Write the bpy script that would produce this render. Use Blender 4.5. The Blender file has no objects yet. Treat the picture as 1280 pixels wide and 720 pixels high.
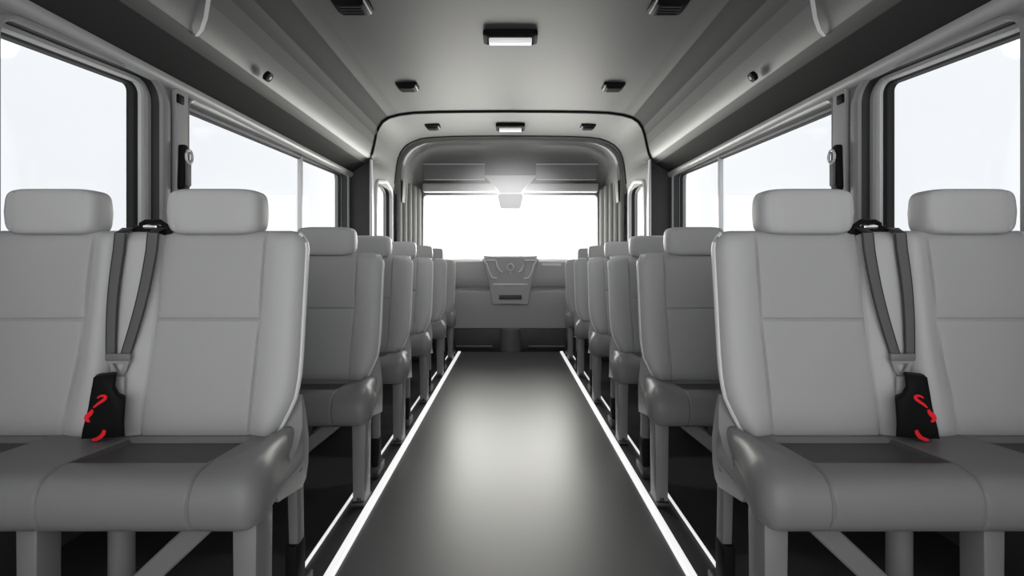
import bpy, bmesh, math, random
from mathutils import Vector
from mathutils.geometry import tessellate_polygon
random.seed(4)
SC = bpy.context.scene
COL = SC.collection
CH = 0.95            # camera height above the floor
PI = math.pi

# ------------------------------------------------------------------ materials
def mat(name, col, rough=0.5, metal=0.0, bump=0.0, scale=200.0, var=0.06, spec=0.5, sheen=0.0, emit=None, coat=0.0):
    m = bpy.data.materials.new(name); m.use_nodes = True
    nt = m.node_tree; b = nt.nodes['Principled BSDF']
    if isinstance(col, (int, float)): col = (col, col, col)
    tc = nt.nodes.new('ShaderNodeTexCoord')
    nz = nt.nodes.new('ShaderNodeTexNoise'); nz.inputs['Scale'].default_value = 3.0
    nz.inputs['Detail'].default_value = 3.0
    nt.links.new(tc.outputs['Object'], nz.inputs['Vector'])
    rp = nt.nodes.new('ShaderNodeMapRange')
    rp.inputs['To Min'].default_value = 1 - var; rp.inputs['To Max'].default_value = 1 + var
    nt.links.new(nz.outputs['Fac'], rp.inputs['Value'])
    mx = nt.nodes.new('ShaderNodeVectorMath'); mx.operation = 'SCALE'
    mx.inputs[0].default_value = col
    nt.links.new(rp.outputs['Result'], mx.inputs['Scale'])
    nt.links.new(mx.outputs['Vector'], b.inputs['Base Color'])
    b.inputs['Roughness'].default_value = rough
    b.inputs['Metallic'].default_value = metal
    b.inputs['Specular IOR Level'].default_value = spec
    b.inputs['Sheen Weight'].default_value = sheen
    b.inputs['Coat Weight'].default_value = coat
    if bump:
        n2 = nt.nodes.new('ShaderNodeTexNoise'); n2.inputs['Scale'].default_value = scale
        n2.inputs['Detail'].default_value = 2.0
        nt.links.new(tc.outputs['Object'], n2.inputs['Vector'])
        bp = nt.nodes.new('ShaderNodeBump'); bp.inputs['Strength'].default_value = bump
        bp.inputs['Distance'].default_value = 0.002
        nt.links.new(n2.outputs['Fac'], bp.inputs['Height'])
        nt.links.new(bp.outputs['Normal'], b.inputs['Normal'])
    if emit:
        b.inputs['Emission Color'].default_value = (1, 1, 1, 1)
        b.inputs['Emission Strength'].default_value = emit
    return m

def glass(name, tint):
    m = bpy.data.materials.new(name); m.use_nodes = True
    nt = m.node_tree; nt.nodes.clear()
    out = nt.nodes.new('ShaderNodeOutputMaterial')
    tr = nt.nodes.new('ShaderNodeBsdfTransparent'); tr.inputs['Color'].default_value = (*tint, 1)
    gl = nt.nodes.new('ShaderNodeBsdfGlossy'); gl.inputs['Roughness'].default_value = 0.03
    fr = nt.nodes.new('ShaderNodeFresnel'); fr.inputs['IOR'].default_value = 1.35
    ml = nt.nodes.new('ShaderNodeMath'); ml.operation = 'MULTIPLY'; ml.inputs[1].default_value = 0.08
    mx = nt.nodes.new('ShaderNodeMixShader')
    nt.links.new(fr.outputs[0], ml.inputs[0]); nt.links.new(ml.outputs[0], mx.inputs[0])
    nt.links.new(tr.outputs[0], mx.inputs[1]); nt.links.new(gl.outputs[0], mx.inputs[2])
    nt.links.new(mx.outputs[0], out.inputs['Surface'])
    return m

M = {}
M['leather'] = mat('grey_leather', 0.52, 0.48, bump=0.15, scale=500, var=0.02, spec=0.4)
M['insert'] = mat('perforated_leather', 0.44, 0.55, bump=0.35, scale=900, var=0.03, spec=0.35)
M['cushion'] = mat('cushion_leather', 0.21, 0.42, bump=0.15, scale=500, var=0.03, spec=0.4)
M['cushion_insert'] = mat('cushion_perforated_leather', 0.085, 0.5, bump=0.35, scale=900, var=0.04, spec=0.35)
M['piping'] = mat('pale_piping', 0.75, 0.3, var=0.02)  # rim light on the backrest's aisle edge, put into a pale tube
M['shell'] = mat('seat_shell_plastic', 0.33, 0.45, bump=0.1, scale=400, var=0.03)
M['back'] = mat('seat_back_plastic', 0.16, 0.5, bump=0.1, scale=400)
M['leg'] = mat('leg_grey_paint', 0.2, 0.4, var=0.05)
M['dark_metal'] = mat('dark_painted_metal', 0.03, 0.4, var=0.1)
M['black'] = mat('black_plastic', 0.006, 0.6, var=0.1, spec=0.15)
M['rubber'] = mat('black_rubber', 0.012, 0.6, var=0.1, spec=0.3)
M['chrome'] = mat('brushed_steel', 0.8, 0.25, metal=1.0, var=0.02)
M['strap'] = mat('belt_webbing', 0.12, 0.6, bump=0.5, scale=700, var=0.05)
M['strap_edge'] = mat('belt_webbing_edge', 0.02, 0.6)
M['red'] = mat('red_print', (0.95, 0.01, 0.025), 0.5, var=0.05, emit=None)
M['wall'] = mat('wall_grey_plastic', 0.30, 0.5, bump=0.15, scale=300, var=0.04)
M['walldark'] = mat('wall_dark_plastic', 0.045, 0.55, bump=0.15, scale=300, var=0.06)
M['frame'] = mat('window_frame_grey', 0.45, 0.4, var=0.03)
M['framelite'] = mat('window_bead_pale', 0.75, 0.35, var=0.03)
M['framedark'] = mat('window_frame_dark', 0.025, 0.45, var=0.05)
M['ceil'] = mat('headliner_grey', 0.145, 0.48, bump=0.05, scale=600, var=0.03, spec=0.95)  # headliner tones: light on cove and shade around it put into colour
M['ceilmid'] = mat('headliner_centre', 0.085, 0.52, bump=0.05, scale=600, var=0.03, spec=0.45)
M['ceilcorner'] = mat('headliner_corner', 0.072, 0.7, bump=0.05, scale=600, var=0.03, spec=0.14)  # shade at the ceiling corner put into colour and low gloss
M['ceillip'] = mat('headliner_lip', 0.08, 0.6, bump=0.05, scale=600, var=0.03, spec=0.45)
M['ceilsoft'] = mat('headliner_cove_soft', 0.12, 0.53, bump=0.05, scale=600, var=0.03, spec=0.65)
M['visor'] = mat('visor_grey', 0.15, 0.7, var=0.03, spec=0.2)
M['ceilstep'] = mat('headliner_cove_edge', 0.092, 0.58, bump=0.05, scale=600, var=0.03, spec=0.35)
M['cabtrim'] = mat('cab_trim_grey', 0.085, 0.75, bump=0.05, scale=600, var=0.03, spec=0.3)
M['ceillow'] = mat('headliner_lower_dark', 0.035, 0.7, bump=0.05, scale=600, var=0.03, spec=0.15)  # shade band above the window trim put into the colour
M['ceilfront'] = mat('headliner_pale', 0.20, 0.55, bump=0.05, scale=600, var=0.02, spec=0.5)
M['header'] = mat('header_grey', 0.13, 0.6, bump=0.1, scale=600, var=0.02)
M['floor'] = mat('dark_rubber_floor', 0.02, 0.6, bump=0.3, scale=150, var=0.15)
M['aisle'] = mat('aisle_vinyl', 0.095, 0.35, bump=0.03, scale=120, var=0.04, spec=1.0)
M['rail'] = mat('bright_rail_metal', 0.85, 0.35, metal=0.0, var=0.02, emit=0.7)  # emission paints the windscreen's reflection on the strips
M['dash'] = mat('dash_grey', 0.45, 0.55, bump=0.1, scale=300, var=0.03)
M['dashlite'] = mat('dash_pale', 0.8, 0.4, var=0.03)
M['dashdark'] = mat('dash_dark', 0.06, 0.5, var=0.05)
M['lens'] = mat('lamp_lens', 0.8, 0.3, var=0.02, emit=0.45)
M['glass'] = glass('side_glass', (0.685, 0.692, 0.70))
M['windscreen'] = glass('windscreen_glass', (0.97, 0.97, 0.95))

# ------------------------------------------------------------------ mesh helpers
def finish(name, bm, mats, parent=None, smooth=35, sx=1, loc=None, recalc=True):
    if sx < 0:
        for v in bm.verts: v.co.x = -v.co.x
    bmesh.ops.remove_doubles(bm, verts=bm.verts, dist=1e-6)
    if recalc: bmesh.ops.recalc_face_normals(bm, faces=bm.faces)
    me = bpy.data.meshes.new(name)
    bm.to_mesh(me); bm.free()
    if not isinstance(mats, (list, tuple)): mats = [mats]
    for m in mats: me.materials.append(M[m])
    if smooth:
        for p in me.polygons: p.use_smooth = True
        me.set_sharp_from_angle(angle=math.radians(smooth))
    o = bpy.data.objects.new(name, me); COL.objects.link(o)
    if parent: o.parent = parent
    if loc: o.location = loc
    return o

def box(bm, x0, x1, y0, y1, z0, z1, bev=0.0, seg=2, mi=0, fn=None):
    vs = [bm.verts.new((x, y, z)) for x in (x0, x1) for y in (y0, y1) for z in (z0, z1)]
    q = [(0,1,3,2),(4,6,7,5),(0,4,5,1),(2,3,7,6),(0,2,6,4),(1,5,7,3)]
    fs = [bm.faces.new([vs[i] for i in f]) for f in q]
    for f in fs: f.material_index = mi
    if bev:
        es = list({e for f in fs for e in f.edges})
        r = bmesh.ops.bevel(bm, geom=es, offset=bev, segments=seg, profile=0.5, affect='EDGES')
        vs = list({v for f in r['faces'] for v in f.verts} | {v for v in vs if v.is_valid})
        for f in r['faces']: f.material_index = mi
    if fn:
        for v in vs: v.co = Vector(fn(v.co))
    return vs

def loft(bm, secs, closed=True, cap=True, mi=0, mfn=None):
    rows = [[bm.verts.new(p) for p in s] for s in secs]
    n = len(rows[0])
    for i in range(len(rows) - 1):
        for j in range(n if closed else n - 1):
            k = (j + 1) % n
            try:
                f = bm.faces.new((rows[i][j], rows[i][k], rows[i+1][k], rows[i+1][j]))
                f.material_index = mfn(i, j) if mfn else mi
            except ValueError: pass
    if cap and closed:
        for r in (rows[0], rows[-1]):
            try: bm.faces.new(r).material_index = mi
            except ValueError: pass
    return rows

def tube(bm, pts, r, n=10, mi=0, cap=True):
    pts = [Vector(p) for p in pts]
    secs = []
    up = Vector((0.01, 0.02, 1))
    for i, p in enumerate(pts):
        t = (pts[min(i+1, len(pts)-1)] - pts[max(i-1, 0)]).normalized()
        a = t.cross(up if abs(t.dot(up.normalized())) < 0.95 else Vector((1, 0, 0))).normalized()
        b = t.cross(a).normalized()
        rr = r[i] if isinstance(r, (list, tuple)) else r
        secs.append([p + a*rr*math.cos(2*PI*k/n) + b*rr*math.sin(2*PI*k/n) for k in range(n)])
    loft(bm, secs, True, cap, mi)

def bar(bm, p0, p1, w, d, mi=0, wax=Vector((1,0,0)), bev=0.004):
    """flat bar from p0 to p1, w along wax"""
    p0, p1 = Vector(p0), Vector(p1)
    t = (p1-p0).normalized(); a = (wax - t*wax.dot(t)).normalized(); b = t.cross(a)
    sec = []
    for (u, v) in ((-1,-1),(1,-1),(1,1),(-1,1)):
        for (du, dv) in (((0,1),(1,0)) if u*v > 0 else ((1,0),(0,1))):
            sec.append(a*(u*(w/2) - u*du*bev) + b*(v*(d/2) - v*dv*bev))
    loft(bm, [[p0+s for s in sec], [p1+s for s in sec]], True, True, mi)

def rpoly(pts, rad, inset=0.0, seg=8, sc=None):
    """rounded polygon, pts CCW; rad number or list; inset shifts edges inward"""
    n = len(pts); P = [Vector(p) for p in pts]
    if not isinstance(rad, (list, tuple)): rad = [rad]*n
    lines = []
    for i in range(n):
        a, b = P[i], P[(i+1) % n]; t = (b-a).normalized(); nn = Vector((-t.y, t.x))
        lines.append((a+nn*inset*(sc[i] if sc else 1), t))
    Q = []
    for i in range(n):
        (a, t), (b, s) = lines[i-1], lines[i]
        d = t.x*s.y - t.y*s.x
        u = ((b-a).x*s.y - (b-a).y*s.x)/d
        Q.append(a+t*u)
    out = []
    for i in range(n):
        p, q, r = Q[i-1], Q[i], Q[(i+1) % n]
        a = (p-q).normalized(); b = (r-q).normalized()
        ang = a.angle(b); R = max(0.002, rad[i]-inset)
        L = R/math.tan(ang/2)
        s0 = q+a*L; s1 = q+b*L
        for k in range(seg+1):
            u = k/seg
            # quadratic bezier close to arc
            w = math.cos((PI-ang)/2)
            den = (1-u)**2+2*u*(1-u)*w+u*u
            out.append((s0*(1-u)**2+q*2*u*(1-u)*w+s1*u*u)/den)
    return out

def plate(bm, outer, holes, a, b, mp, mi=0):
    """2-D polygon with holes extruded from a to b; mp(u,v,w)->xyz"""
    loops = [outer]+holes
    tris = tessellate_polygon([[Vector((p[0], p[1], 0)) for p in l] for l in loops])
    flat = [p for l in loops for p in l]
    va = [bm.verts.new(mp(p[0], p[1], a)) for p in flat]
    vb = [bm.verts.new(mp(p[0], p[1], b)) for p in flat]
    for t in tris:
        for vs in (va, vb):
            try: bm.faces.new([vs[i] for i in t]).material_index = mi
            except ValueError: pass
    o = 0
    for l in loops:
        n = len(l)
        for i in range(n):
            j = (i+1) % n
            try: bm.faces.new((va[o+i], va[o+j], vb[o+j], vb[o+i])).material_index = mi
            except ValueError: pass
        o += n

def empty(name, loc, label, cat, group=None):
    o = bpy.data.objects.new(name, None); COL.objects.link(o); o.location = loc
    o.empty_display_size = 0.1
    o['label'] = label; o['category'] = cat
    if group: o['group'] = group
    return o

def tag(o, label, cat, group=None):
    o['label'] = label; o['category'] = cat
    if group: o['group'] = group
    return o

def struct(o):
    o['kind'] = 'structure'
    return o

def clamp(a, lo, hi): return max(lo, min(hi, a))
def lerp(a, b, t): return a+(b-a)*t
def interp(xs, ys, x):
    if x <= xs[0]: return ys[0]
    for i in range(len(xs)-1):
        if x <= xs[i+1]: return lerp(ys[i], ys[i+1], (x-xs[i])/(xs[i+1]-xs[i]))
    return ys[-1]
def sstep(a, b, x):
    t = clamp((x-a)/(b-a), 0, 1); return t*t*(3-2*t)

# ------------------------------------------------------------------ the seats
Z0, Z1 = 0.425, 1.0        # backrest bottom / top
ZS = 0.752                 # cross seam
LEAN = 0.055
def lean(z): return LEAN*(z-Z0)/(Z1-Z0)

def back_bm(Lf, Af, Bf, Rf, r_in, r_out):
    """Lf.. functions of z giving the aisle edge, insert edges and outer edge; returns bmesh and aisle contour"""
    bm = bmesh.new()
    cl = [0, .004, .012, .022, .035]
    ss = []
    def seg(s0, s1, n, c0, c1):
        w = 0.03
        vals = [s0+(s1-s0)*i/n for i in range(n+1)]
        return vals
    base = [0, .006, .018, .04, .07, .11, .16, .22, .27, .31, .322, .3285, .333333, .338, .345, .357, .38, .42, .46, .5,
            .54, .58, .62, .643, .655, .662, .666667, .6715, .678, .69, .73, .78, .84, .89, .93, .96, .982, .994, 1]
    zs = [0, .003, .01, .02, .035, .055, .08]
    zz = [Z0+a for a in zs]
    z = Z0+.11
    while z < ZS-.03: zz.append(z); z += .03
    zz += [ZS-.02, ZS-.01, ZS-.005, ZS-.002, ZS, ZS+.002, ZS+.005, ZS+.01, ZS+.02]
    z = ZS+.045
    while z < Z1-.09: zz.append(z); z += .03
    zz += [Z1-a for a in reversed(zs)]
    def lims(z):
        L, R = Lf(z), Rf(z)
        if z > Z1-r_out:
            c = r_out-math.sqrt(max(0, r_out**2-(z-(Z1-r_out))**2)); L += c
        if z > Z1-r_in:
            c = r_in-math.sqrt(max(0, r_in**2-(z-(Z1-r_in))**2)); R -= c
        if z < Z0+.03:
            c = (.03-math.sqrt(max(0, .03**2-(Z0+.03-z)**2)))*.6; L += c; R -= c
        return L, R
    F, Bk = [], []
    for z in zz:
        L, R = lims(z); A, B = Af(z), Bf(z)
        fr, br = [], []
        for s in base:
            if s <= 1/3: x = lerp(L, A, s*3)
            elif s <= 2/3: x = lerp(A, B, s*3-1)
            else: x = lerp(B, R, s*3-2)
            e = min(x-L, R-x, z-Z0, Z1-z); e = max(e, 0)
            ef = math.sqrt(max(0, 1-(1-min(e/.04, 1))**2))
            eb = math.sqrt(max(0, 1-(1-min(e/.05, 1))**2))
            # bolsters stand proud of the insert
            d = max(A-x, x-B)
            bol = .02*sstep(0, .05, d)+.004*math.sin(clamp((x-A)/(B-A), 0, 1)*PI)
            g = .006*(math.exp(-((x-A)/.0035)**2)+math.exp(-((x-B)/.0035)**2))
            if A < x < B:
                g += .006*math.exp(-((z-ZS)/.0035)**2)
                bol += .004*abs(math.sin(clamp((z-Z0)/(ZS-Z0), 0, 1)*PI) if z < ZS else math.sin((z-ZS)/(Z1-ZS)*PI))
            yf = lean(z)+.02-.025*ef-bol*ef+g*ef
            yb = lean(z)+.02+.085*eb
            if e <= 1e-9: yf = yb = lean(z)+.02
            fr.append((x, yf, z)); br.append((x+(.012*eb if s < .5 else -.006*eb), yb, z))
        F.append(fr); Bk.append(br)
    jr = len(base)
    nA = base.index(.333333); nB = base.index(.666667)
    def fm(i, j):
        return 1 if nA <= j < nB else 0
    loft(bm, F, False, False, mfn=fm)
    loft(bm, Bk, False, False, mfn=lambda i, j: 0 if (j < 4 or j > jr-6 or i < 4 or i > len(zz)-6) else 2)
    contour = []
    for z in zz:
        if z < Z0+.02: continue
        L, R = lims(z); contour.append((L+.002, lean(z)+.012, z))
    # continue across the top a little
    L, R = lims(Z1)
    return bm, contour

def headrest_bm(cx, zc):
    bm = bmesh.new()
    a, b, c = .1335, .052, .0645
    n1, n2 = 34, 56
    secs = []
    def sp(v, p): return math.copysign(abs(v)**p, v)
    for i in range(n1+1):
        ph = -PI/2+PI*i/n1
        ring = []
        for j in range(n2):
            th = 2*PI*j/n2
            ct = sp(math.cos(ph), .28)
            x = a*ct*sp(math.cos(th), .30); y = b*ct*sp(math.sin(th), .6)
            z = c*sp(math.sin(ph), .30)
            t = z/c
            x *= 1-.05*max(0, t)**2-.09*max(0, -t)**2
            y *= 1-.1*max(0, t)
            # seam grooves separating the side gussets
            g = math.exp(-((abs(x)-.098)/.004)**2)
            if y < 0: y += .004*g
            ring.append((cx+x, .045+y+LEAN*.6, zc+z))
        secs.append(ring)
    loft(bm, secs, True, True)
    return bm

CX = [.545, .685, 1.01, 1.10, 1.395, 1.485]
def cushion_bm(x0, anchors, x1, inserts):
    """loft along x; section is a rounded slab, y from +.03 (rear) to -.32 (front)"""
    bm = bmesh.new()
    xs = set()
    for d in (0, .002, .006, .012, .02, .03, .045, .06): xs.add(round(x0+d, 4)); xs.add(round(x1-d, 4))
    x = x0+.08
    while x < x1-.07: xs.add(round(x, 4)); x += .03
    for a in anchors:
        for d in (-.01, -.005, -.002, 0, .002, .005, .01): xs.add(round(a+d, 4))
    for (i0, i1) in inserts:
        for d in (-.015, -.006, 0, .006, .015, .03): xs.add(round(i0+d, 4)); xs.add(round(i1-d, 4))
    xs = sorted(v for v in xs if x0 <= v <= x1)
    # section outline: (y, z) with parameter tag
    top = [(.05, .437), (.0, .44), (-.02, .441), (-.035, .442), (-.05, .443), (-.09, .445), (-.13, .447), (-.17, .449), (-.21, .451), (-.235, .452), (-.25, .452), (-.268, .45), (-.285, .446), (-.3, .438), (-.312, .426), (-.32, .41), (-.324, .392), (-.323, .37), (-.318, .35), (-.308, .335), (-.295, .326), (-.275, .322)]
    bot = [(-.2, .322), (-.1, .322), (0, .325), (.05, .33)]
    sec = top+bot
    cy, cz = -.13, .385
    secs = []
    for x in xs:
        e = min(x-x0, x1-x)
        k = math.sqrt(max(0, 1-(1-min(e/.045, 1))**2))
        g = sum(math.exp(-((x-a)/.003)**2) for a in anchors)
        row = []
        for i, (y, z) in enumerate(sec):
            yy, zz = y, z
            dx = .042*sstep(-.30, -.02, y)*clamp(1-(x-x0)/.13, 0, 1)
            # seam groove on front and top
            if 9 <= i <= 20:
                yy += .005*g
            if i < 14: zz -= .004*g*(1 if i >= 9 else 0)
            # raised outer bolster on the aisle side and wall side
            if i <= 14:
                rise = .020*sstep(.115, .045, x-x0)+.015*sstep(.08, .03, x1-x)
                rise *= .25+.75*sstep(-.32, -.22, y)
                zz += rise
            for (i0, i1) in inserts:
                # insert widens toward the front; top only
                if -.225 < y < -.02 and 2 <= i <= 9:
                    sh = 0
                    dd = min(x-(i0+sh*.6), (i1-sh)-x)
                    ed = min(-.02-y, y+.225)
                    zz -= .012*sstep(-.004, .012, dd)*sstep(0, .015, ed)
            # round the ends (aisle end rounds more toward the front)
            ke = lerp(1, k, .5 if y > -.1 else 1.0)
            zz = cz+(zz-cz)*lerp(.25, 1, k)
            yy = cy+(yy-cy)*lerp(.72, 1, ke) if y < cy else yy
            row.append((x+dx, yy, zz))
        secs.append(row)
    xsr = xs
    def fm(i, j):
        xm = (xsr[i]+xsr[i+1])/2
        if 3 <= j <= 8:
            y = (sec[j][0]+sec[j+1][0])/2
            for (i0, i1) in inserts:
                sh = 0
                if i0+sh*.6 < xm < i1-sh: return 1
        return 0
    loft(bm, secs, True, True, mfn=fm)
    return bm

def strap_bm(path, w):
    """ribbon with thin dark edge; path = [(x,y,z)], width across x"""
    bm = bmesh.new()
    secs = []
    n = len(path)
    for i, p in enumerate(path):
        a = Vector(path[max(0, i-1)]); b = Vector(path[min(n-1, i+1)])
        t = (b-a).normalized(); s = t.cross(Vector((0, 1, 0)))
        if s.length < .3: s = Vector((-1, 0, 0))
        s.normalize(); nn = s.cross(t).normalized()
        ww = w(i/(n-1)) if callable(w) else w
        p = Vector(p)
        secs.append([p+s*ww*u+nn*v for u, v in ((-.5, -.001), (-.38, -.0018), (.38, -.0018), (.5, -.001), (.5, .001), (-.5, .001))])
    loft(bm, secs, True, True, mfn=lambda i, j: 0 if j in (1, 4) else 1)
    return bm

def make_bench(sx, lift, single, row, label, group, loc):
    """sx -1 left of the aisle, +1 right.  Origin on the floor under the aisle centre line of the van."""
    root = empty('bench_seat', loc, label, 'bench seat', group)
    root.location = (sx*1.0, loc[1], 0)
    off = -sx*1.0
    def part(name, bm, m, parent=root, smooth=35, up=True):
        if up and lift:
            for v in bm.verts: v.co.z += lift
        if sx < 0:
            for v in bm.verts: v.co.x = -v.co.x
        for v in bm.verts: v.co.x += off
        return finish(name, bm, m, parent, smooth)
    # --- backrests
    zt = [Z0, .45, .50, .53, .58, .65, .95, 1.0]
    Lf = lambda z: interp(zt, [.650, .632, .608, .594, .584, .580, .575, .577], z)
    Rf = lambda z: interp([Z0, 1.0], [1.11, 1.09], z)
    Af = lambda z: interp([Z0, .64, .75, 1.0], [.713, .700, .694, .688], z)
    Bf = lambda z: interp([Z0, .64, .80, 1.0], [1.010, .988, .980, .976], z)
    Rm = lambda z: Rf(z)+.004
    bm, cont = back_bm(Lf, Af, Bf, Rf, .03, .05)
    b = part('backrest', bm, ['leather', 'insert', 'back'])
    bp = bmesh.new(); tube(bp, cont[:-2], .0075, 10)
    part('piping', bp, 'piping', b)
    if not single:
        A2 = lambda z: interp([Z0, .64, .80, 1.0], [1.222, 1.187, 1.178, 1.170], z)
        B2 = lambda z: 1.452
        R2 = lambda z: 1.496
        bm, cont = back_bm(Rm, A2, B2, R2, .05, .03)
        part('backrest', bm, ['leather', 'insert', 'back'])
    # --- headrests
    for cx in ([.834] if single else [.834, 1.290]):
        h = part('headrest', headrest_bm(cx, 1.052), 'leather')
        for dx in (-.06, .06):
            p = bmesh.new(); tube(p, [(cx+dx, .09, .97), (cx+dx, .085, 1.03)], .006, 8)
            part('headrest_post', p, 'chrome', h)
    # --- cushion
    x1 = 1.10 if single else 1.496
    an = [.685] if single else [.685, 1.01, 1.235]
    ins = [(.692, 1.02)] if single else [(.692, 1.012), (1.238, 1.46)]
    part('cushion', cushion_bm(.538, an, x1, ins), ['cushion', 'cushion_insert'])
    # --- hinge cover on the aisle side, between backrest and cushion
    bm = bmesh.new()
    prof = [(.065, .535), (.05, .50), (.02, .455), (-.03, .42), (-.1, .385), (-.16, .345), (-.15, .325), (0, .30), (.06, .30), (.1, .33), (.11, .40), (.10, .48), (.085, .53)]
    secs = []
    for (x, k) in ((.578, .82), (.569, .95), (.565, 1), (.568, 1), (.580, 1), (.60, .98), (.615, .9)):
        secs.append([(x+max(0, z-.42)*.12+max(0, y)*.22, .02+(y-.02)*k, .42+(z-.42)*k) for y, z in prof])
    loft(bm, secs)
    part('hinge_cover', bm, 'shell', smooth=50)
    # --- base frame
    bm = bmesh.new()
    xe = 1.02 if single else 1.46
    plate(bm, [(.60, -.235), (xe, -.235), (xe, .05), (.60, .05)], [[(.63, -.205), (.63, .02), (xe-.03, .02), (xe-.03, -.205)]], .305, .325, lambda u, v, w: (u, v, w))
    part('base_frame', bm, 'dark_metal', smooth=0)
    def leg(x, y, wx, wy, lean_y, m='leg'):
        bm = bmesh.new()
        zt = .33+lift
        def fn(v):
            t = 1-(v.z/zt)
            return (x+(v.x-x)*(1-.15*t), v.y+lean_y*t, v.z)
        box(bm, x-wx/2, x+wx/2, y-wy/2, y+wy/2, 0.012, zt, .006, 2, fn=fn)
        l = part('leg', bm, m, up=False)
        return l
    def foot(l, x, y, w, h=.035, m='dark_metal'):
        bm = bmesh.new(); box(bm, x-w/2, x+w/2, y-.06, y+.06, 0.0, h, .006)
        tube(bm, [(x, y-.04, h-.002), (x, y-.04, h+.012)], .009, 8)
        part('foot_clamp', bm, m, l, up=False)
    l = leg(.595, -.215, .056, .085, .0); foot(l, .595, -.215, .05, .02)
    l = leg(.605, .05, .03, .05, .02); foot(l, .605, .07, .045, .05)
    bm = bmesh.new(); box(bm, .588, .622, .02, .085, .05, .17, .006)
    part('floor_latch', bm, 'black', l, up=False)
    wx = .95 if single else 1.09
    l = leg(wx, -.215, .05, .07, 0); foot(l, wx, -.215, .05)
    if not single:
        bm = bmesh.new(); tube(bm, [(1.02, -.05, .012), (1.02, -.05, .33+lift)], .03, 14)
        l = part('leg', bm, 'leg', up=False); foot(l, 1.02, -.05, .07)
        l = leg(1.44, -.05, .045, .06, 0); foot(l, 1.44, -.05, .05)
    bm = bmesh.new()
    bar(bm, (.69, -.2, .322+lift), ((.93 if single else 1.05), -.2, .03), .012, .05, wax=Vector((0, 1, 0)))
    part('brace', bm, 'leg', up=False)
    if single: return root
    # --- seat belt: two webbing runs meeting at the latch plate, buckle pouch below
    def sy(z): return lean(z)-.032
    for (xt, xb, zb) in ((1.074, 1.078, .655), (.984, 1.040, .655)):
        path = [(xt-.002, .14, .86), (xt-.002, .14, .95), (xt, .125, .99), (xt, .09, 1.008), (xt, .05, 1.006), (xt, .02, .99)]
        for k in range(1, 13):
            t = k/12; z = lerp(.97, zb, t)
            bow = math.sin(t*PI)*.008*(1 if xt > 1 else -1)
            path.append((lerp(xt, xb, t)+bow, sy(z), z))
        bm = strap_bm(path, lambda t: lerp(.036, .028, t))
        part('belt_strap', bm, ['strap', 'strap_edge'], smooth=60)
    bm = bmesh.new()
    tube(bm, [(1.045, .06, 1.0), (1.04, .055, 1.018), (1.025, .05, 1.024), (.985, .05, 1.024), (.97, .055, 1.012), (.965, .06, .995)], .007, 8)
    box(bm, .955, 1.07, .055, .10, .985, 1.014, .006)
    g = part('belt_guide', bm, 'black')
    bm = bmesh.new(); box(bm, .985, 1.025, .035, .06, 1.004, 1.014, .003)
    part('guide_roller', bm, 'chrome', g)
    # latch plate
    bm = bmesh.new(); y = sy(.66)-.008
    box(bm, 1.018, 1.086, y-.006, y+.006, .645, .665, .004)
    lp = part('latch_plate', bm, 'leg')
    bm = bmesh.new()
    out = [(u-.011, v) for u, v in ((1.032, .646), (1.092, .646), (1.078, .612), (1.066, .603), (1.054, .603), (1.043, .615))]
    plate(bm, out, [[(u-.011, v) for u, v in ((1.046, .638), (1.056, .617), (1.068, .617), (1.078, .638))][::-1]], y-.002, y+.004, lambda u, v, w: (u, w, v))
    part('latch_tongue', bm, 'shell', lp)
    bm = bmesh.new(); box(bm, 1.032, 1.066, y-.012, y, .545, .606, .005)
    part('belt_stalk', bm, 'frame')
    bm = bmesh.new()
    q = lambda px, py: ((638-px)/485, CH-lift-(py-330)/485+.001)
    out = [q(111, 473), q(116, 471), q(138, 469), q(137, 487), q(143, 496), q(152, 500), q(152, 530), q(154, 547), q(130, 549), q(101, 550), q(102, 538), q(107, 512)]
    secs = []
    cx = sum(p[0] for p in out)/len(out); cz = sum(p[1] for p in out)/len(out)
    for (y, k) in ((-.112, .90), (-.118, .96), (-.112, 1.0), (-.075, 1.0), (-.06, 1.0)):
        secs.append([(cx+(a-cx)*k, y+lean(b), cz+(b-cz)*k) for a, b in out])
    secs = [[(cx+(a-cx)*k, y+lean(b), cz+(b-cz)*k) for a, b in out] for y, k in ((-.080, .93), (-.078, .98), (-.072, 1), (-.040, .97))]
    secs[-1] = [(a+.022, b, c) for a, b, c in secs[-1]]
    loft(bm, secs)
    bk = part('buckle_pouch', bm, 'black', smooth=40)
    marks = [([(119, 499), (123, 496), (129, 496), (130, 499), (125, 503), (119, 507), (115, 511)], [.002, .004, .005, .007, .006, .005, .003]),
             ([(114, 513), (113, 517), (108, 521), (107, 525), (112, 528)], [.005, .009, .011, .009, .004]),
             ([(131, 538), (130, 543), (125, 548), (116, 550)], [.007, .009, .008, .005])]
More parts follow.
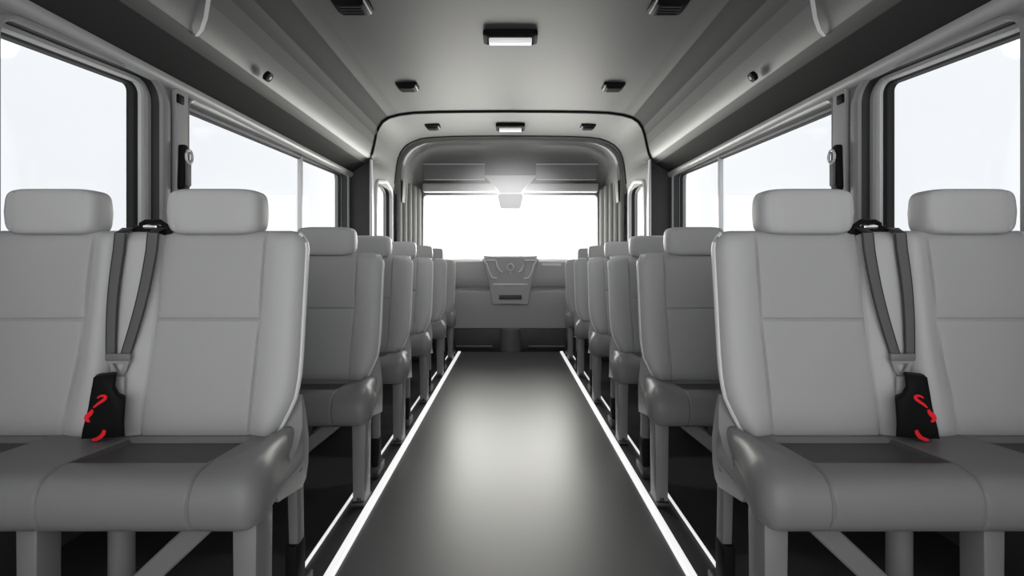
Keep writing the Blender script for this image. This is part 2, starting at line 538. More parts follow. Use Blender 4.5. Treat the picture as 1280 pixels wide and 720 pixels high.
    for pts, ws in marks:
        for _ in range(2):
            P2, W2_ = [pts[0]], [ws[0]]
            for i in range(len(pts)-1):
                a, b = pts[i], pts[i+1]
                P2 += [(a[0]*.75+b[0]*.25, a[1]*.75+b[1]*.25), (a[0]*.25+b[0]*.75, a[1]*.25+b[1]*.75)]
                W2_ += [ws[i]*.75+ws[i+1]*.25, ws[i]*.25+ws[i+1]*.75]
            pts, ws = P2+[pts[-1]], W2_+[ws[-1]*.6]
        bm = bmesh.new(); secs = []
        for i, (px, py) in enumerate(pts):
            if i == 0: d = Vector(pts[1])-Vector(pts[0])
            elif i == len(pts)-1: d = Vector(pts[-1])-Vector(pts[-2])
            else: d = Vector(pts[i+1])-Vector(pts[i-1])
            d.normalize(); nn = Vector((-d.y, d.x))*ws[i]*485*.6
            a = q(px+nn.x, py+nn.y); b = q(px-nn.x, py-nn.y)
            secs.append([(a[0], -.0815+lean(a[1]), a[1]), (b[0], -.0815+lean(b[1]), b[1]), (b[0], -.079+lean(b[1]), b[1]), (a[0], -.079+lean(a[1]), a[1])])
        loft(bm, secs)
        part('red_print', bm, 'red', bk)
    return root

def copy_tree(o, parent=None):
    c = o.copy(); COL.objects.link(c); c.parent = parent
    for ch in list(o.children): copy_tree(ch, c)
    return c

ROWY = [1.45, 2.35, 3.07, 3.90, 4.74, 5.52]
ORD = ['nearest', 'second', 'third', 'fourth', 'fifth', 'sixth and furthest']
for sx, side in ((-1, 'left'), (1, 'right')):
    grp = 'grey leather bench seats along the %s side of the aisle' % side
    # nearest bench sits slightly higher
    make_bench(sx, .045, False, 0, 'large grey double bench seat in full view at the near %s of the aisle' % side, grp, (0, ROWY[0], 0))
    proto = make_bench(sx, 0, False, 1, 'grey leather bench seat directly behind the large foreground bench on the %s' % side, grp, (0, ROWY[1], 0))
    for k in (2, 3, 4):
        c = copy_tree(proto); c.location.y = ROWY[k]
        c['label'] = 'grey leather bench seat, %s from the camera on the %s side of the aisle' % (ORD[k], side)
    make_bench(sx, 0, True, 5, 'furthest grey leather seat on the %s, beside the dashboard' % side, grp, (0, ROWY[5], 0))

# ------------------------------------------------------------------ floor
YB = -1.2; YC = 5.05; YA = 5.97; YW = 6.62; WX = 1.52
bm = bmesh.new(); box(bm, -1.64, 1.64, YB, 6.7, -.06, 0.0)
struct(finish('floor', bm, 'floor', smooth=0))
bm = bmesh.new(); box(bm, -.53, .53, YB+.05, 5.74, .0005, .004, .0015, 1)
tag(finish('aisle_mat', bm, 'aisle'), 'smooth glossy grey vinyl mat covering the central aisle floor', 'floor mat')
for sx, side in ((-1, 'left'), (1, 'right')):
    r = empty('aisle_edge_rail', (sx*.549, 2.7, 0), 'bright metal strip edging the %s side of the aisle' % side, 'rail', 'aisle edge rails')
    bm = bmesh.new(); box(bm, -.016, .016, YB+.05-2.7, 5.74-2.7, .0005, .012, .004, 2)
    finish('rail_strip', bm, 'rail', r)
    bm = bmesh.new(); box(bm, -.012+sx*.0, .012, YB+.05-2.7, 5.74-2.7, .0118, .0125)
    finish('rail_crown', bm, 'rail', r)
    for (x, nm, w) in ((.645, 'first', .005), (1.09, 'outer', .012)):
        r = empty('seat_track', (sx*x, 2.7, 0), ('thin bright seat track just outside the %s aisle strip' % side) if x < 1 else ('narrow floor track under the middle of the %s benches' % side), 'track', 'floor tracks under the seats')
        bm = bmesh.new(); box(bm, -w, w, YB+.05-2.7, 5.74-2.7, .0005, .009, .002, 1)
        finish('track_strip', bm, 'rail' if x < 1 else 'leg', r)

# ------------------------------------------------------------------ side walls and windows
def top(d): return CH+.70+.034*d
def trimz(d): return CH+.787+.015*d
W1 = [(1.56, .955), (2.352, .955), (2.352, CH+.808), (1.56, CH+.752)]
W2 = [(2.505, .955), (4.985, .955), (4.985, CH+.858), (2.505, CH+.778)]
W0 = [(-.75, .955), (1.30, .955), (1.30, CH+.74), (-.75, CH+.70)]
def wall_side(sx, side, wn):
    out = [(YB, 0.0), (5.08, 0.0), (5.08, 1.88), (YB, 1.80)]
    rads = {0: [.09, .09, .10, .10], 1: [.09, .09, .12, .09], 2: [.09, .09, .08, .05]}
    scl = {0: [1, 1.5, .55, 1], 1: [1, 1.38, .55, .7], 2: [1, .8, .85, .5]}
    holes = []
    for i, w in enumerate((W0, W1, W2)):
        holes.append(rpoly(w, rads[i], 0.0))
    bm = bmesh.new(); plate(bm, out, holes, WX, 1.64, lambda u, v, w: (sx*w, u, v))
    struct(finish('wall_'+side, bm, 'wall', smooth=0))
    # lower lining in darker plastic
    bm = bmesh.new(); box(bm, 1.503, 1.519, YB, 5.05, .0, .86, .006)
    struct(finish('wall_'+side+'_lining', bm, 'walldark', sx=sx))
    # trim rail above the windows
    bm = bmesh.new()
    secs = []
    for d in (YB, 0, 1.5, 3, 4.4, 5.05):
        z = trimz(d)
        secs.append([(x*1.0, d, z+dz) for x, dz in ((1.52, -.045), (1.505, -.042), (1.492, -.03), (1.486, -.012), (1.49, .004), (1.52, .008))])
    loft(bm, secs)
    struct(finish('trim_window_'+side, bm, 'frame', sx=sx))
    for i, w in enumerate((W0, W1, W2)):
        root = bpy.data.objects.new('window_%d' % (wn+i), None); COL.objects.link(root); root.location = (sx*WX, (w[0][0]+w[1][0])/2, 1.3)
        struct(root)
        ox, oy, oz = sx*WX, root.location.y, 1.3
        def wp(name, rings, m, mfn=None):
            bm = bmesh.new()
            secs = [[(sx*x-ox, p.x-oy, p.y-oz) for p in rpoly(w, rads[i], ins, sc=scl[i])] for ins, x in rings]
            loft(bm, secs, True, False, mfn=mfn)
            return finish(name, bm, m, root, 30)
        if i == 2:
            wp('window_frame', [(-.012, 1.52), (-.010, 1.512), (.0, 1.507), (.012, 1.512), (.016, 1.52)], 'frame')
            wp('window_reveal', [(.010, 1.515), (.014, 1.545), (.018, 1.578)], 'framedark')
            wp('window_bead', [(.014, 1.572), (.03, 1.570), (.036, 1.575), (.036, 1.60)], 'frame')
            wp('window_gasket', [(.034, 1.574), (.043, 1.575), (.045, 1.60)], 'rubber')
        else:
            wp('window_frame', [(-.016, 1.522), (-.012, 1.508), (.0, 1.502), (.018, 1.502), (.026, 1.508), (.03, 1.52)], 'wall')
            wp('window_reveal', [(.026, 1.512), (.030, 1.535), (.033, 1.56)], 'framedark')
            wp('window_inner_frame', [(.030, 1.556), (.036, 1.550), (.052, 1.550), (.058, 1.556)], 'frame')
            wp('window_bead', [(.056, 1.556), (.062, 1.553), (.076, 1.556), (.078, 1.575)], 'framelite')
            wp('window_gasket', [(.072, 1.57), (.076, 1.568), (.092, 1.572), (.094, 1.60)], 'rubber')
        bm = bmesh.new()
        ins = .035 if i == 2 else .08
        pts = rpoly(w, rads[i], ins, sc=scl[i])
        plate(bm, [(p.x-oy, p.y-oz) for p in pts], [], 1.590, 1.594, lambda u, v, q: (sx*q-ox, u, v))
        finish('window_glass', bm, 'glass', root, 0)
        if i == 2:
            bm = bmesh.new(); box(bm, 1.565-WX, 1.60-WX, 4.005-oy, 4.028-oy, .98-oz, top(4.0)-.028+.02-oz, .003)
            if sx < 0:
                for v in bm.verts: v.co.x = -v.co.x
            finish('window_divider', bm, 'framelite', root)
    # pillar strip with the belt anchor
    bm = bmesh.new()
    box(bm, 1.492, 1.521, 2.39, 2.475, .86, trimz(2.4)-.035, .008, 3)
    struct(finish('trim_pillar_'+side, bm, 'frame', sx=sx))
    bm = bmesh.new(); box(bm, 1.483, 1.495, 2.385, 2.43, trimz(2.4)-.10, trimz(2.4)-.06, .004)
    tag(finish('coat_hook', bm, 'black', sx=sx), 'small dark hook at the top of the %s pillar between the windows' % side, 'hook', 'pillar hooks')
    r = empty('belt_anchor', (sx*1.49, 2.42, 1.39), 'black shoulder belt height adjuster on the %s window pillar' % side, 'belt anchor', 'pillar belt anchors')
    bm = bmesh.new()
    pr = rpoly([(-.028, -.11), (.028, -.11), (.022, .10), (-.022, .10)], .016, 0, 5)
    secs = [[(sx*(x), p.x*k, p.y*k) for p in pr] for x, k in ((.004, 1), (-.016, 1), (-.024, .85))]
    loft(bm, secs); finish('adjuster_body', bm, 'black', r)
    bm = bmesh.new()
    tube(bm, [(-.034*sx, .022*math.cos(a), .045+.03*math.sin(a)) for a in [2*PI*k/16 for k in range(17)]], .0065, 8)
    finish('belt_ring', bm, 'framelite', r)
    bm = bmesh.new(); box(bm, -.034, -.026, -.02, .018, -.085, .03, .003)
    if sx < 0:
        for v in bm.verts: v.co.x = -v.co.x
    finish('belt_webbing', bm, 'strap', r)
wall_side(-1, 'left', 1); wall_side(1, 'right', 4)

# ------------------------------------------------------------------ ceiling
PO = [(1.52, .872), (1.44, .905), (1.375, .945), (1.335, .99), (1.31, 1.045), (1.292, 1.12), (1.275, 1.205), (1.25, 1.285), (1.21, 1.345), (1.15, 1.385), (1.05, 1.413), (.92, 1.43), (.7, 1.438), (.4, 1.442), (0, 1.444)]
PI_ = [(1.31, .80), (1.295, .9), (1.285, 1.0), (1.278, 1.06), (1.27, 1.12), (1.258, 1.18), (1.235, 1.24), (1.205, 1.285), (1.16, 1.33), (1.10, 1.365), (1.0, 1.402), (.87, 1.418), (.65, 1.428), (.38, 1.432), (0, 1.434)]
def full(p, y, f=lambda i, x, h: (x, h)):
    l = [f(i, x, h) for i, (x, h) in enumerate(p)]
    return [(-x, y, CH+h) for x, h in l]+[(x, y, CH+h) for x, h in reversed(l[:-1])]
def rear(y):
    t = (5.05-y)/5.05
    def f(i, x, h):
        if i == 0: h = trimz(y)-CH+.0
        if 1 <= i <= 3: h -= .03*t
        return x, h
    return full(PO, y, f)
bm = bmesh.new()
ys = [YB+.35*i for i in range(int((YC-YB)/.35)+1)]+[YC]
secs = [rear(y) for y in ys]
loft(bm, secs, False, False, mfn=lambda i, j: (1, 1, 5, 0, 0, 6, 4, 3, 3, 4, 2, 2, 2, 2)[min(j, 27-j)])  # strips stepped in tone to paint the cove's light and shade
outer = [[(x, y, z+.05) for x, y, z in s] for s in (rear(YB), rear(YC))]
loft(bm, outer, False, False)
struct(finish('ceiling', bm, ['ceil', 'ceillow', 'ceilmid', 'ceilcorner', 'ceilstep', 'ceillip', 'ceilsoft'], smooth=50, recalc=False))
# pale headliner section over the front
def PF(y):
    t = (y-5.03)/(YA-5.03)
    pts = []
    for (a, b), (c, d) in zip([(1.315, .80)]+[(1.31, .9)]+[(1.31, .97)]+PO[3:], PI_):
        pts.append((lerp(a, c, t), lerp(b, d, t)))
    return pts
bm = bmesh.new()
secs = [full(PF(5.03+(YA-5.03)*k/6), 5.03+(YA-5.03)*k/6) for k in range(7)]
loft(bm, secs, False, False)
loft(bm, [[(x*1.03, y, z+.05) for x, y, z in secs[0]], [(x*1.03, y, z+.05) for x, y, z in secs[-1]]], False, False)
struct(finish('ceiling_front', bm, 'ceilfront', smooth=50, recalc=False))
# dark seam arches
def arch_strip(nm, prof, y, m, r, dy=0):
    bm = bmesh.new(); tube(bm, [(x, yy+dy, z) for x, yy, z in full(prof, y)], r, 8)
    return struct(finish(nm, bm, m, smooth=60))
arch_strip('trim_1', [(x-.006, h-.008) for x, h in PO[3:]], 5.03, 'rubber', .012)
arch_strip('trim_2', [(x-.004, h-.006) for x, h in PI_[1:]], YA-.01, 'framedark', .012)
# arch end face at the inner arch (thickness)
bm = bmesh.new()
inn = [(x-.035 if i < 9 else x*.97, h-.03) for i, (x, h) in enumerate(PI_)]
loft(bm, [full(PI_, YA), full(inn, YA+.04), full(inn, YA+.10), full([(x+.03, h+.05) for x, h in inn], YA+.12)], False, False)
struct(finish('trim_3', bm, 'cabtrim', smooth=30, recalc=False))
# bulkheads between wide saloon and narrow cab
for sx, side in ((-1, 'left'), (1, 'right')):
    bm = bmesh.new()
    box(bm, 1.318, 1.66, 5.05, 5.10, 0, 1.97, .008, fn=lambda v: (v.x, v.y, min(v.z, CH+1.0-(v.x-1.32)*.55+.03)))
    struct(finish('wall_bulkhead_'+side, bm, 'walldark', sx=sx))
    bm = bmesh.new()
    secs = []
    for k in range(15):
        z = .70+(CH+.98-.70)*k/14; xx = 1.308-.035*((1-k/14)**1.3)*0-.0
        w = .016+.012*math.sin(PI*k/14)
        secs.append([(xx+.012, 5.0, z), (xx+.012-w*.5, 4.99, z), (xx+.012-w, 4.995, z), (xx+.012-w, 5.05, z), (xx+.012, 5.05, z)])
    loft(bm, secs); struct(finish('trim_pillar_edge_'+side, bm, 'framelite', sx=sx, smooth=50))
    # cab side wall with the door window
    W = [(5.20, .93), (5.88, .93), (5.88, CH+.80), (5.62, CH+.865), (5.20, CH+.80)]
    out = [(5.104, 0), (6.66, 0), (6.66, 2.2), (5.104, 1.93)]
    rr = [.06, .06, .10, .25, .10]
    bm = bmesh.new(); plate(bm, out, [rpoly(W, rr)], 1.315, 1.40, lambda u, v, w: (sx*w, u, v))
    struct(finish('wall_cab_'+side, bm, 'wall', smooth=0))
    root = bpy.data.objects.new('window_%d' % (7 if sx < 0 else 8), None); COL.objects.link(root); root.location = (sx*1.32, 5.54, 1.3); struct(root)
    def wp(name, rings, m):
        bm = bmesh.new()
        loft(bm, [[(sx*(x-1.32), p.x-5.54, p.y-1.3) for p in rpoly(W, rr, ins)] for ins, x in rings], True, False)
        finish(name, bm, m, root, 30)
    wp('window_frame', [(-.03, 1.318), (-.02, 1.296), (0, 1.29), (.015, 1.30), (.02, 1.34)], 'framelite')
    wp('window_reveal', [(.02, 1.33), (.024, 1.37)], 'framedark')
    wp('window_bead', [(.02, 1.365), (.05, 1.36), (.055, 1.38)], 'frame')
    bm = bmesh.new(); plate(bm, [(p.x-5.54, p.y-1.3) for p in rpoly(W, rr, .04)], [], 1.372, 1.376, lambda u, v, q: (sx*(q-1.32), u, v))
    finish('window_glass', bm, 'glass', root, 0)
    # sloping front pillar with vertical ribs
    bm = bmesh.new()
    secs = []
    N = 5
    plan = []
    for k in range(N*6+1):
        t = k/(N*6); x = lerp(1.275, 1.085, t); y = lerp(6.0, 6.5, t)
        rb = .018*abs(math.sin(t*N*PI))**.7
        plan.append((x-rb*.9, y-rb*.3))
    for z, sh in ((.62, 0), (1.0, 0), (1.5, 0), (1.80, 0.0), (1.86, .004)):
        secs.append([(x, y, z+(.05*(1-i/len(plan)))*(z > 1.7)) for i, (x, y) in enumerate(plan)])
    loft(bm, secs, False, False)
    struct(finish('trim_windscreen_pillar_'+side, bm, 'cabtrim', sx=sx, smooth=25))

# pale strips painting the highlight of the cove's lining seams
for sx, side in ((-1, 'left'), (1, 'right')):
    bm = bmesh.new(); secs = []
    pts = [(1.335, .965), (1.312, .99), (1.294, 1.04), (1.281, 1.12), (1.266, 1.20), (1.243, 1.275), (1.2, 1.335)]
    n = len(pts)
    for i, (x, h) in enumerate(pts):
        w = .002+.010*math.sin(PI*(i+.2)/n)
        secs.append([(sx*x, 2.26-w, CH+h), (sx*(x-.012), 2.26, CH+h-.003), (sx*x, 2.26+w*.4, CH+h)])
    loft(bm, secs)
    tag(finish('seam_clip', bm, 'framelite', smooth=60), 'thin pale curved clip covering the headliner seam, %s cove' % side, 'trim clip', 'headliner seam clips')
    r = empty('coat_peg', (sx*1.30, 2.84, CH+1.004), 'small round black peg on the %s cove of the ceiling' % side, 'coat hook', 'round cove pegs')
    bm = bmesh.new()
    tube(bm, [(0, 0, 0), (-sx*.02, 0, -.014)], .026, 18)
    finish('peg_base', bm, 'black', r)
    bm = bmesh.new()
    tube(bm, [(-sx*.018, 0, -.012), (-sx*.024, 0, -.016)], [.012, .010], 14)
    finish('peg_button', bm, 'leg', r)

# air vents in the ceiling
def ch_at(x):
    xs = [p[0] for p in reversed(PO)]; hs = [p[1] for p in reversed(PO)]
    return CH+interp(xs, hs, abs(x))
for (x, y, w, dd, where) in ((.87, 2.93, .10, .15, 'nearest the camera'), (.825, 4.28, .085, .12, 'ahead of the pale arch'), (.80, 5.50, .075, .10, 'on the pale front headliner')):
    for sx, side in ((-1, 'left'), (1, 'right')):
        z = ch_at(x)-(.0 if y < 5 else .008)
        r = empty('air_vent', (sx*x, y, z), 'small black overhead air vent on the %s, %s' % (side, where), 'air vent', 'overhead air vents')
        bm = bmesh.new()
        secs = []
        for zz, k, s in ((.01, 1.0, 0), (-.012, 1.0, 0), (-.034, .72, .01), (-.036, .66, .01)):
            secs.append([(u*w*k, v*dd*k+s, zz) for u, v in ((-1, -.5), (-.9, -.6), (.9, -.6), (1, -.5), (1, .5), (.9, .6), (-.9, .6), (-1, .5))])
        loft(bm, secs); finish('vent_housing', bm, 'black', r)
        bm = bmesh.new()
        for k in range(4):
            yv = -dd*.3+dd*.2*k
            box(bm, -w*.55, w*.55, yv, yv+.006, -.044, -.034)
        finish('vent_louvre', bm, 'dark_metal', r)
        bm = bmesh.new()
        box(bm, w*.80, w*.90, -dd*.5, dd*.5, -.026, -.012, .002)
        if sx > 0:
            for v in bm.verts: v.co.x = -v.co.x
        for v in bm.verts: v.co.x = -v.co.x if False else v.co.x
        finish('vent_bezel', bm, 'framelite', r)  # pale bar, a painted highlight along the vent's inner side
# dome lamps
for (y, w, dd, where) in ((3.36, .17, .085, 'large, in the middle of the main headliner'), (5.54, .15, .10, 'smaller, on the pale front headliner')):
    z = CH+1.444-(.002 if y < 5 else .012)
    r = empty('dome_lamp', (0, y, z), 'rectangular ceiling dome lamp, %s' % where, 'ceiling lamp', 'ceiling dome lamps')
    bm = bmesh.new()
    pr = rpoly([(-w, -dd), (w, -dd), (w, dd), (-w, dd)], .03, 0, 5)
    pi2 = rpoly([(-w, -dd), (w, -dd), (w, dd), (-w, dd)], .03, .022, 5)
    pi3 = rpoly([(-w, -dd), (w, -dd), (w, dd), (-w, dd)], .03, .034, 5)
    loft(bm, [[(p.x, p.y, 0.01) for p in pr], [(p.x, p.y, -.028) for p in pr], [(p.x, p.y, -.036) for p in pi2], [(p.x, p.y, -.020) for p in pi3]])
    finish('lamp_bezel', bm, 'black', r)
    bm = bmesh.new(); box(bm, -w+.035, w-.035, -dd*.1, dd-.03, -.046, -.018, .006, fn=lambda v: (v.x, v.y, v.z+(dd-v.y)*.0))
    finish('lamp_lens', bm, 'lens', r)

# ------------------------------------------------------------------ cab header, windscreen, visors, mirror
HP = [(1.225, .70), (1.22, .85), (1.215, .95), (1.21, 1.03), (1.20, 1.09), (1.185, 1.15), (1.165, 1.205), (1.13, 1.25), (1.09, 1.295), (1.03, 1.33), (.95, 1.365), (.83, 1.385), (.62, 1.395), (.36, 1.40), (0, 1.402)]
def hd(t):
    out = []
    for i, (x, h) in enumerate(HP):
        xe = [1.10, 1.10, 1.10, 1.10, 1.10, 1.10, 1.09, 1.06, 1.02, .96, .88, .77, .58, .34, 0][i]
        he = [.70, .78, .84, .85, .855, .86, .86, .86, .86, .86, .86, .86, .86, .86, .86][i]
        out.append((lerp(x, xe, t), lerp(h, he, t**1.5)))
    return out
bm = bmesh.new()
loft(bm, [full(hd(t), lerp(YA+.08, YW-.1, math.sin(t*PI/2)**1.0)) for t in (0, .15, .3, .45, .6, .75, .9, 1)], False, False)
struct(finish('ceiling_cab_header', bm, 'header', smooth=40, recalc=False))
bm = bmesh.new(); box(bm, -1.06, 1.06, 6.42, 6.52, CH+.868, CH+.975, .02, 3)
struct(finish('trim_4', bm, 'dash'))
# windscreen surround wall (outer shell at the front)
bm = bmesh.new()
sc_ = rpoly([(-1.085, 1.0-.1), (1.085, 1.0-.1), (1.075, CH+.855), (-1.075, CH+.855)], [.05, .05, .06, .06])
plate(bm, [(-1.42, 0), (1.42, 0), (1.42, 2.45), (-1.42, 2.45)], [[(p.x, p.y) for p in sc_]], YW-.08, YW, lambda u, v, w: (u, w, v))
struct(finish('wall_front', bm, 'wall', smooth=0))
root = bpy.data.objects.new('window_9', None); COL.objects.link(root); root.location = (0, YW-.04, 1.4); struct(root)
bm = bmesh.new()
rs = lambda ins: rpoly([(-1.085, .9), (1.085, .9), (1.075, CH+.855), (-1.075, CH+.855)], [.05, .05, .06, .06], ins)
loft(bm, [[(p.x, y, p.y-1.4) for p in rs(i)] for i, y in ((-.02, -.042), (0, -.055), (.014, -.045), (.016, 0))], True, False)
finish('window_frame', bm, 'header', root)
bm = bmesh.new(); plate(bm, [(p.x, p.y-1.4) for p in rs(.01)], [], .0, .006, lambda u, v, w: (u, w, v))
finish('window_glass', bm, 'windscreen', root, 0)
for sx, side in ((-1, 'left'), (1, 'right')):
    r = empty('sun_visor', (sx*.66, 6.26, CH+1.09), 'flat grey folded sun visor above the %s half of the windscreen' % side, 'sun visor', 'folded sun visors')
    bm = bmesh.new(); box(bm, -.36, .36, -.012, .012, -.10, .07, .011, 3, fn=lambda v: (v.x, v.y-(v.z)*.35, v.z))
    finish('visor_panel', bm, 'visor', r)
    bm = bmesh.new(); tube(bm, [(-.36, -.026, .075), (.36, -.026, .075)], .009, 8)
    finish('visor_rod', bm, 'frame', r)
r = empty('rear_view_mirror', (0, 6.30, CH+.76), 'hazy grey rear view mirror hanging at the top centre of the windscreen', 'mirror')
bm = bmesh.new()
pr = rpoly([(-.13, -.125), (.13, -.125), (.17, .08), (-.17, .08)], .035, 0, 6)
loft(bm, [[(p.x*k, y, p.y*k) for p in pr] for y, k in ((-.012, .97), (0, 1), (.02, .96), (.04, .7))])
finish('mirror_housing', bm, 'dashlite', r)
bm = bmesh.new()
loft(bm, [[(p.x*.88, y, p.y*.82) for p in pr] for y in (-.016, -.010)])
finish('mirror_glass', bm, 'header', r)
bm = bmesh.new()
loft(bm, [[(u*w, v*.05+.05+dy, z) for u, v in ((-1, -1), (1, -1), (1, 1), (-1, 1))] for z, w, dy in ((.03, .10, 0), (.12, .15, .03), (.22, .24, .06), (.30, .32, .08))])
finish('mirror_mount', bm, 'dash', r)

# ------------------------------------------------------------------ dashboard
r = empty('dashboard', (0, 5.95, 0), 'wide grey dashboard with raised centre console under the windscreen', 'dashboard')
bm = bmesh.new()
# section swept across x
sec = [(5.93, 1.0), (5.905, .985), (5.90, .96), (5.90, .80), (5.90, .72), (5.915, .70), (5.94, .695), (5.945, .675), (5.915, .66), (5.89, .64), (5.885, .60), (5.90, .40), (5.915, .24), (5.99, .22), (6.5, .22), (6.5, 1.0), (6.2, 1.03), (6.0, 1.02)]
loft(bm, [[(x, y-5.95, z) for y, z in sec] for x in (-1.26, -.8, -.4, 0, .4, .8, 1.26)])
finish('dash_panel', bm, 'dash', r, 40)
bm = bmesh.new(); box(bm, -1.28, 1.28, -.04, .03, 0.0, .235, .01)
finish('toe_board', bm, 'dashdark', r)
bm = bmesh.new()
tr = rpoly([(-.20, .50), (.20, .50), (.235, .74), (.315, 1.005), (.26, 1.035), (-.26, 1.035), (-.315, 1.005), (-.235, .74)], [.02, .02, .05, .03, .03, .03, .03, .05], 0, 4)
loft(bm, [[(p.x*k, y, .8+(p.y-.8)*k) for p in tr] for y, k in ((-.02, 1.0), (-.075, 1.0), (-.09, .97))])
c = finish('centre_console', bm, 'dash', r, 40)
# two curved pale air outlets and emblem between them
for s in (-1, 1):
    bm = bmesh.new()
    tube(bm, [(s*.29, -.10, .985), (s*.26, -.105, .95), (s*.235, -.105, .87), (s*.20, -.105, .80), (s*.15, -.105, .79)], .010, 8)
    tube(bm, [(s*.16, -.10, .985), (s*.145, -.105, .93), (s*.12, -.105, .88), (s*.09, -.105, .86)], .009, 8)
    tube(bm, [(s*.29, -.10, .99), (s*.16, -.10, .99)], .008, 8)
    f = finish('outlet_surround', bm, 'dashlite', c)
    bm = bmesh.new()
    pr = rpoly([(.15, .82), (.205, .82), (.25, .97), (.175, .97)], .012, 0, 4)
    plate(bm, [(s*p.x, p.y) for p in pr], [], -.096, -.088, lambda u, v, w: (u, w, v))
    finish('outlet_vent', bm, 'frame', f, 0)
bm = bmesh.new()
tube(bm, [(.035*math.cos(a), -.10, .915+.035*math.sin(a)) for a in [2*PI*k/20 for k in range(21)]], .007, 8)
tube(bm, [(0, -.10, .88), (0, -.10, .84)], .006, 6)
finish('console_dial', bm, 'dashlite', c)
bm = bmesh.new(); box(bm, -.30, .30, -.07, 0.0, 1.022, 1.042, .008)
finish('console_hood', bm, 'dashlite', c)
bm = bmesh.new(); box(bm, -.19, .19, -.096, -.085, .715, .735, .004); finish('console_trim', bm, 'dashlite', c)
bm = bmesh.new(); box(bm, -.125, .125, -.098, -.085, .56, .61, .006); finish('console_slot', bm, 'dashdark', c)
bm = bmesh.new(); box(bm, -.11, .11, -.10, -.085, .515, .53, .004); finish('console_handle', bm, 'frame', c)
bm = bmesh.new(); box(bm, .345, .56, -.062, -.045, .925, .955, .004); finish('dash_strip', bm, 'framelite', r)
for s in (-1, 1):
    bm = bmesh.new(); box(bm, min(s*.24, s*1.2), max(s*.24, s*1.2), -.05, -.035, .966, .985, .004)
    finish('dash_edge_trim', bm, 'dashlite', r)
    bm = bmesh.new(); box(bm, min(s*.20, s*.60), max(s*.20, s*.60), -.075, -.04, .035, .05, .004)
    finish('kick_strip', bm, 'leg', r)
bm = bmesh.new()
tube(bm, [(0.0, -.10, .0), (0.0, -.10, .24)], [.115, .105], 24)
finish('console_bin', bm, 'header', r)

# ------------------------------------------------------------------ light
w = bpy.data.worlds.new('World'); SC.world = w; w.use_nodes = True
nt = w.node_tree; bg = nt.nodes['Background']
tc = nt.nodes.new('ShaderNodeTexCoord'); sp = nt.nodes.new('ShaderNodeSeparateXYZ')
nt.links.new(tc.outputs['Generated'], sp.inputs[0])
# bright hazy low sun ahead: falls off with angle from +Y
dp = nt.nodes.new('ShaderNodeVectorMath'); dp.operation = 'DOT_PRODUCT'
dp.inputs[1].default_value = Vector((0, 1, .06)).normalized()
nt.links.new(tc.outputs['Generated'], dp.inputs[0])
cr = nt.nodes.new('ShaderNodeValToRGB'); e = cr.color_ramp
e.elements[0].position = 0.0; e.elements[0].color = (2.15, 2.15, 2.17, 1)
e.elements[1].position = 1.0; e.elements[1].color = (3.2, 3.15, 3.05, 1)
x = e.elements.new(.86); x.color = (2.1, 2.12, 2.15, 1)
x = e.elements.new(.93); x.color = (2.2, 2.2, 2.2, 1)
x = e.elements.new(.975); x.color = (2.8, 2.8, 2.75, 1)
nt.links.new(dp.outputs['Value'], cr.inputs['Fac'])
nz = nt.nodes.new('ShaderNodeTexNoise'); nz.inputs['Scale'].default_value = 1.6
nt.links.new(tc.outputs['Generated'], nz.inputs['Vector'])
mr = nt.nodes.new('ShaderNodeMapRange'); mr.inputs['To Min'].default_value = .90; mr.inputs['To Max'].default_value = 1.06
nt.links.new(nz.outputs['Fac'], mr.inputs['Value'])
ml = nt.nodes.new('ShaderNodeVectorMath'); ml.operation = 'SCALE'
nt.links.new(cr.outputs['Color'], ml.inputs[0]); nt.links.new(mr.outputs['Result'], ml.inputs['Scale'])
nt.links.new(ml.outputs['Vector'], bg.inputs['Color'])
bg.inputs['Strength'].default_value = 1.0

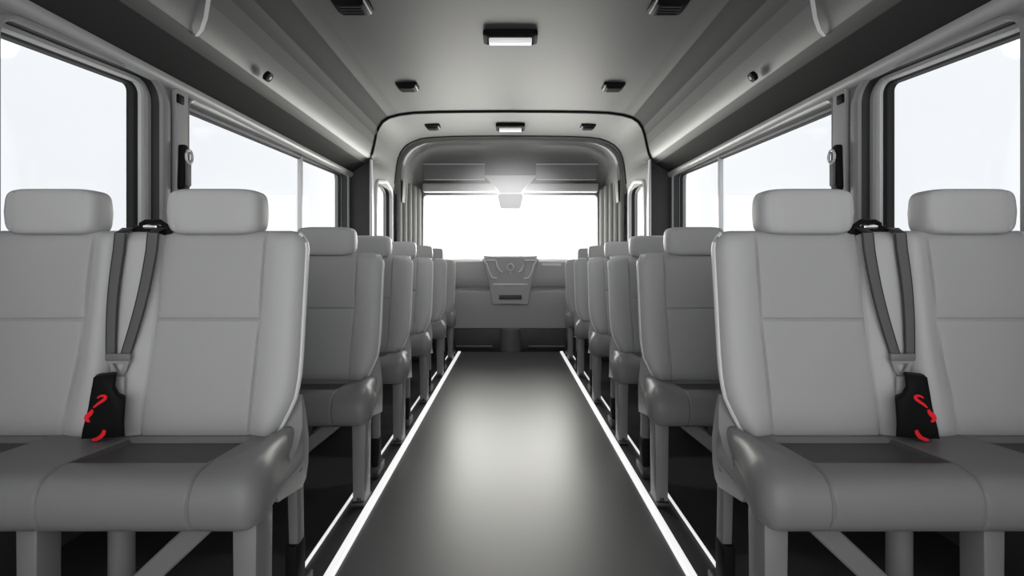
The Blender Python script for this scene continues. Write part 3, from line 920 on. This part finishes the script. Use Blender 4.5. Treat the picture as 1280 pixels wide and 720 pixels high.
# area lamp added outside the windscreen to brighten cove and aisle
ld = bpy.data.lights.new('windscreen_daylight', 'AREA'); ld.shape = 'RECTANGLE'; ld.size = 2.5; ld.size_y = 1.0
ld.energy = 85; ld.color = (1, .99, .965)
lo = bpy.data.objects.new('windscreen_daylight', ld); COL.objects.link(lo)
lo.location = (0, YW+.12, CH+.42); lo.rotation_euler = (-PI/2, 0, 0)
for y, z, e in ((3.36, CH+1.375, 34), (5.54, CH+1.36, 7)):
    l = bpy.data.lights.new('dome_light', 'SPOT'); l.energy = e; l.spot_size = math.radians(165); l.spot_blend = .8; l.shadow_soft_size = .08
    o = bpy.data.objects.new('dome_light', l); COL.objects.link(o); o.location = (0, y-.02, z)
# emission-only volume added in the cab, paints bloom around the windscreen
hz = bpy.data.materials.new('cab_haze'); hz.use_nodes = True; nt = hz.node_tree; nt.nodes.clear()
out = nt.nodes.new('ShaderNodeOutputMaterial'); em = nt.nodes.new('ShaderNodeEmission')
tc = nt.nodes.new('ShaderNodeTexCoord'); d = nt.nodes.new('ShaderNodeVectorMath'); d.operation = 'DISTANCE'
d.inputs[1].default_value = (0, .05, CH+.74)
sq = nt.nodes.new('ShaderNodeVectorMath'); sq.operation = 'MULTIPLY'; sq.inputs[1].default_value = (.62, 1, 1)
nt.links.new(tc.outputs['Object'], sq.inputs[0]); nt.links.new(sq.outputs[0], d.inputs[0])
mr = nt.nodes.new('ShaderNodeMapRange'); mr.interpolation_type = 'SMOOTHERSTEP'
mr.inputs['From Min'].default_value = 0.0; mr.inputs['From Max'].default_value = .56
mr.inputs['To Min'].default_value = 1.25; mr.inputs['To Max'].default_value = .0
nt.links.new(d.outputs['Value'], mr.inputs['Value']); nt.links.new(mr.outputs['Result'], em.inputs['Strength'])
nt.links.new(em.outputs[0], out.inputs['Volume'])
M['haze'] = hz
bm = bmesh.new(); box(bm, -.93, .93, -.25, .26, 1.08, CH+1.275)
o = finish('cab_haze', bm, 'haze', smooth=0, loc=(0, 5.93, 0)); o['kind'] = 'stuff'
tag(o, 'faint bright haze glowing in front of the windscreen', 'haze')

# ------------------------------------------------------------------ camera
cam = bpy.data.cameras.new('Camera'); co = bpy.data.objects.new('Camera', cam); COL.objects.link(co)
cam.sensor_width = 36; cam.lens = 36*667/1280
cam.shift_y = -30/1280; cam.shift_x = 2/1280
cam.clip_start = .02
co.location = (0, 0, CH); co.rotation_euler = (PI/2, 0, 0)
SC.camera = co
SC.view_settings.view_transform = 'Standard'
SC.view_settings.look = 'None'
SC.view_settings.exposure = 0.0
SC.cycles.use_denoising = True
SC.cycles.max_bounces = 10; SC.cycles.diffuse_bounces = 6; SC.cycles.transparent_max_bounces = 12
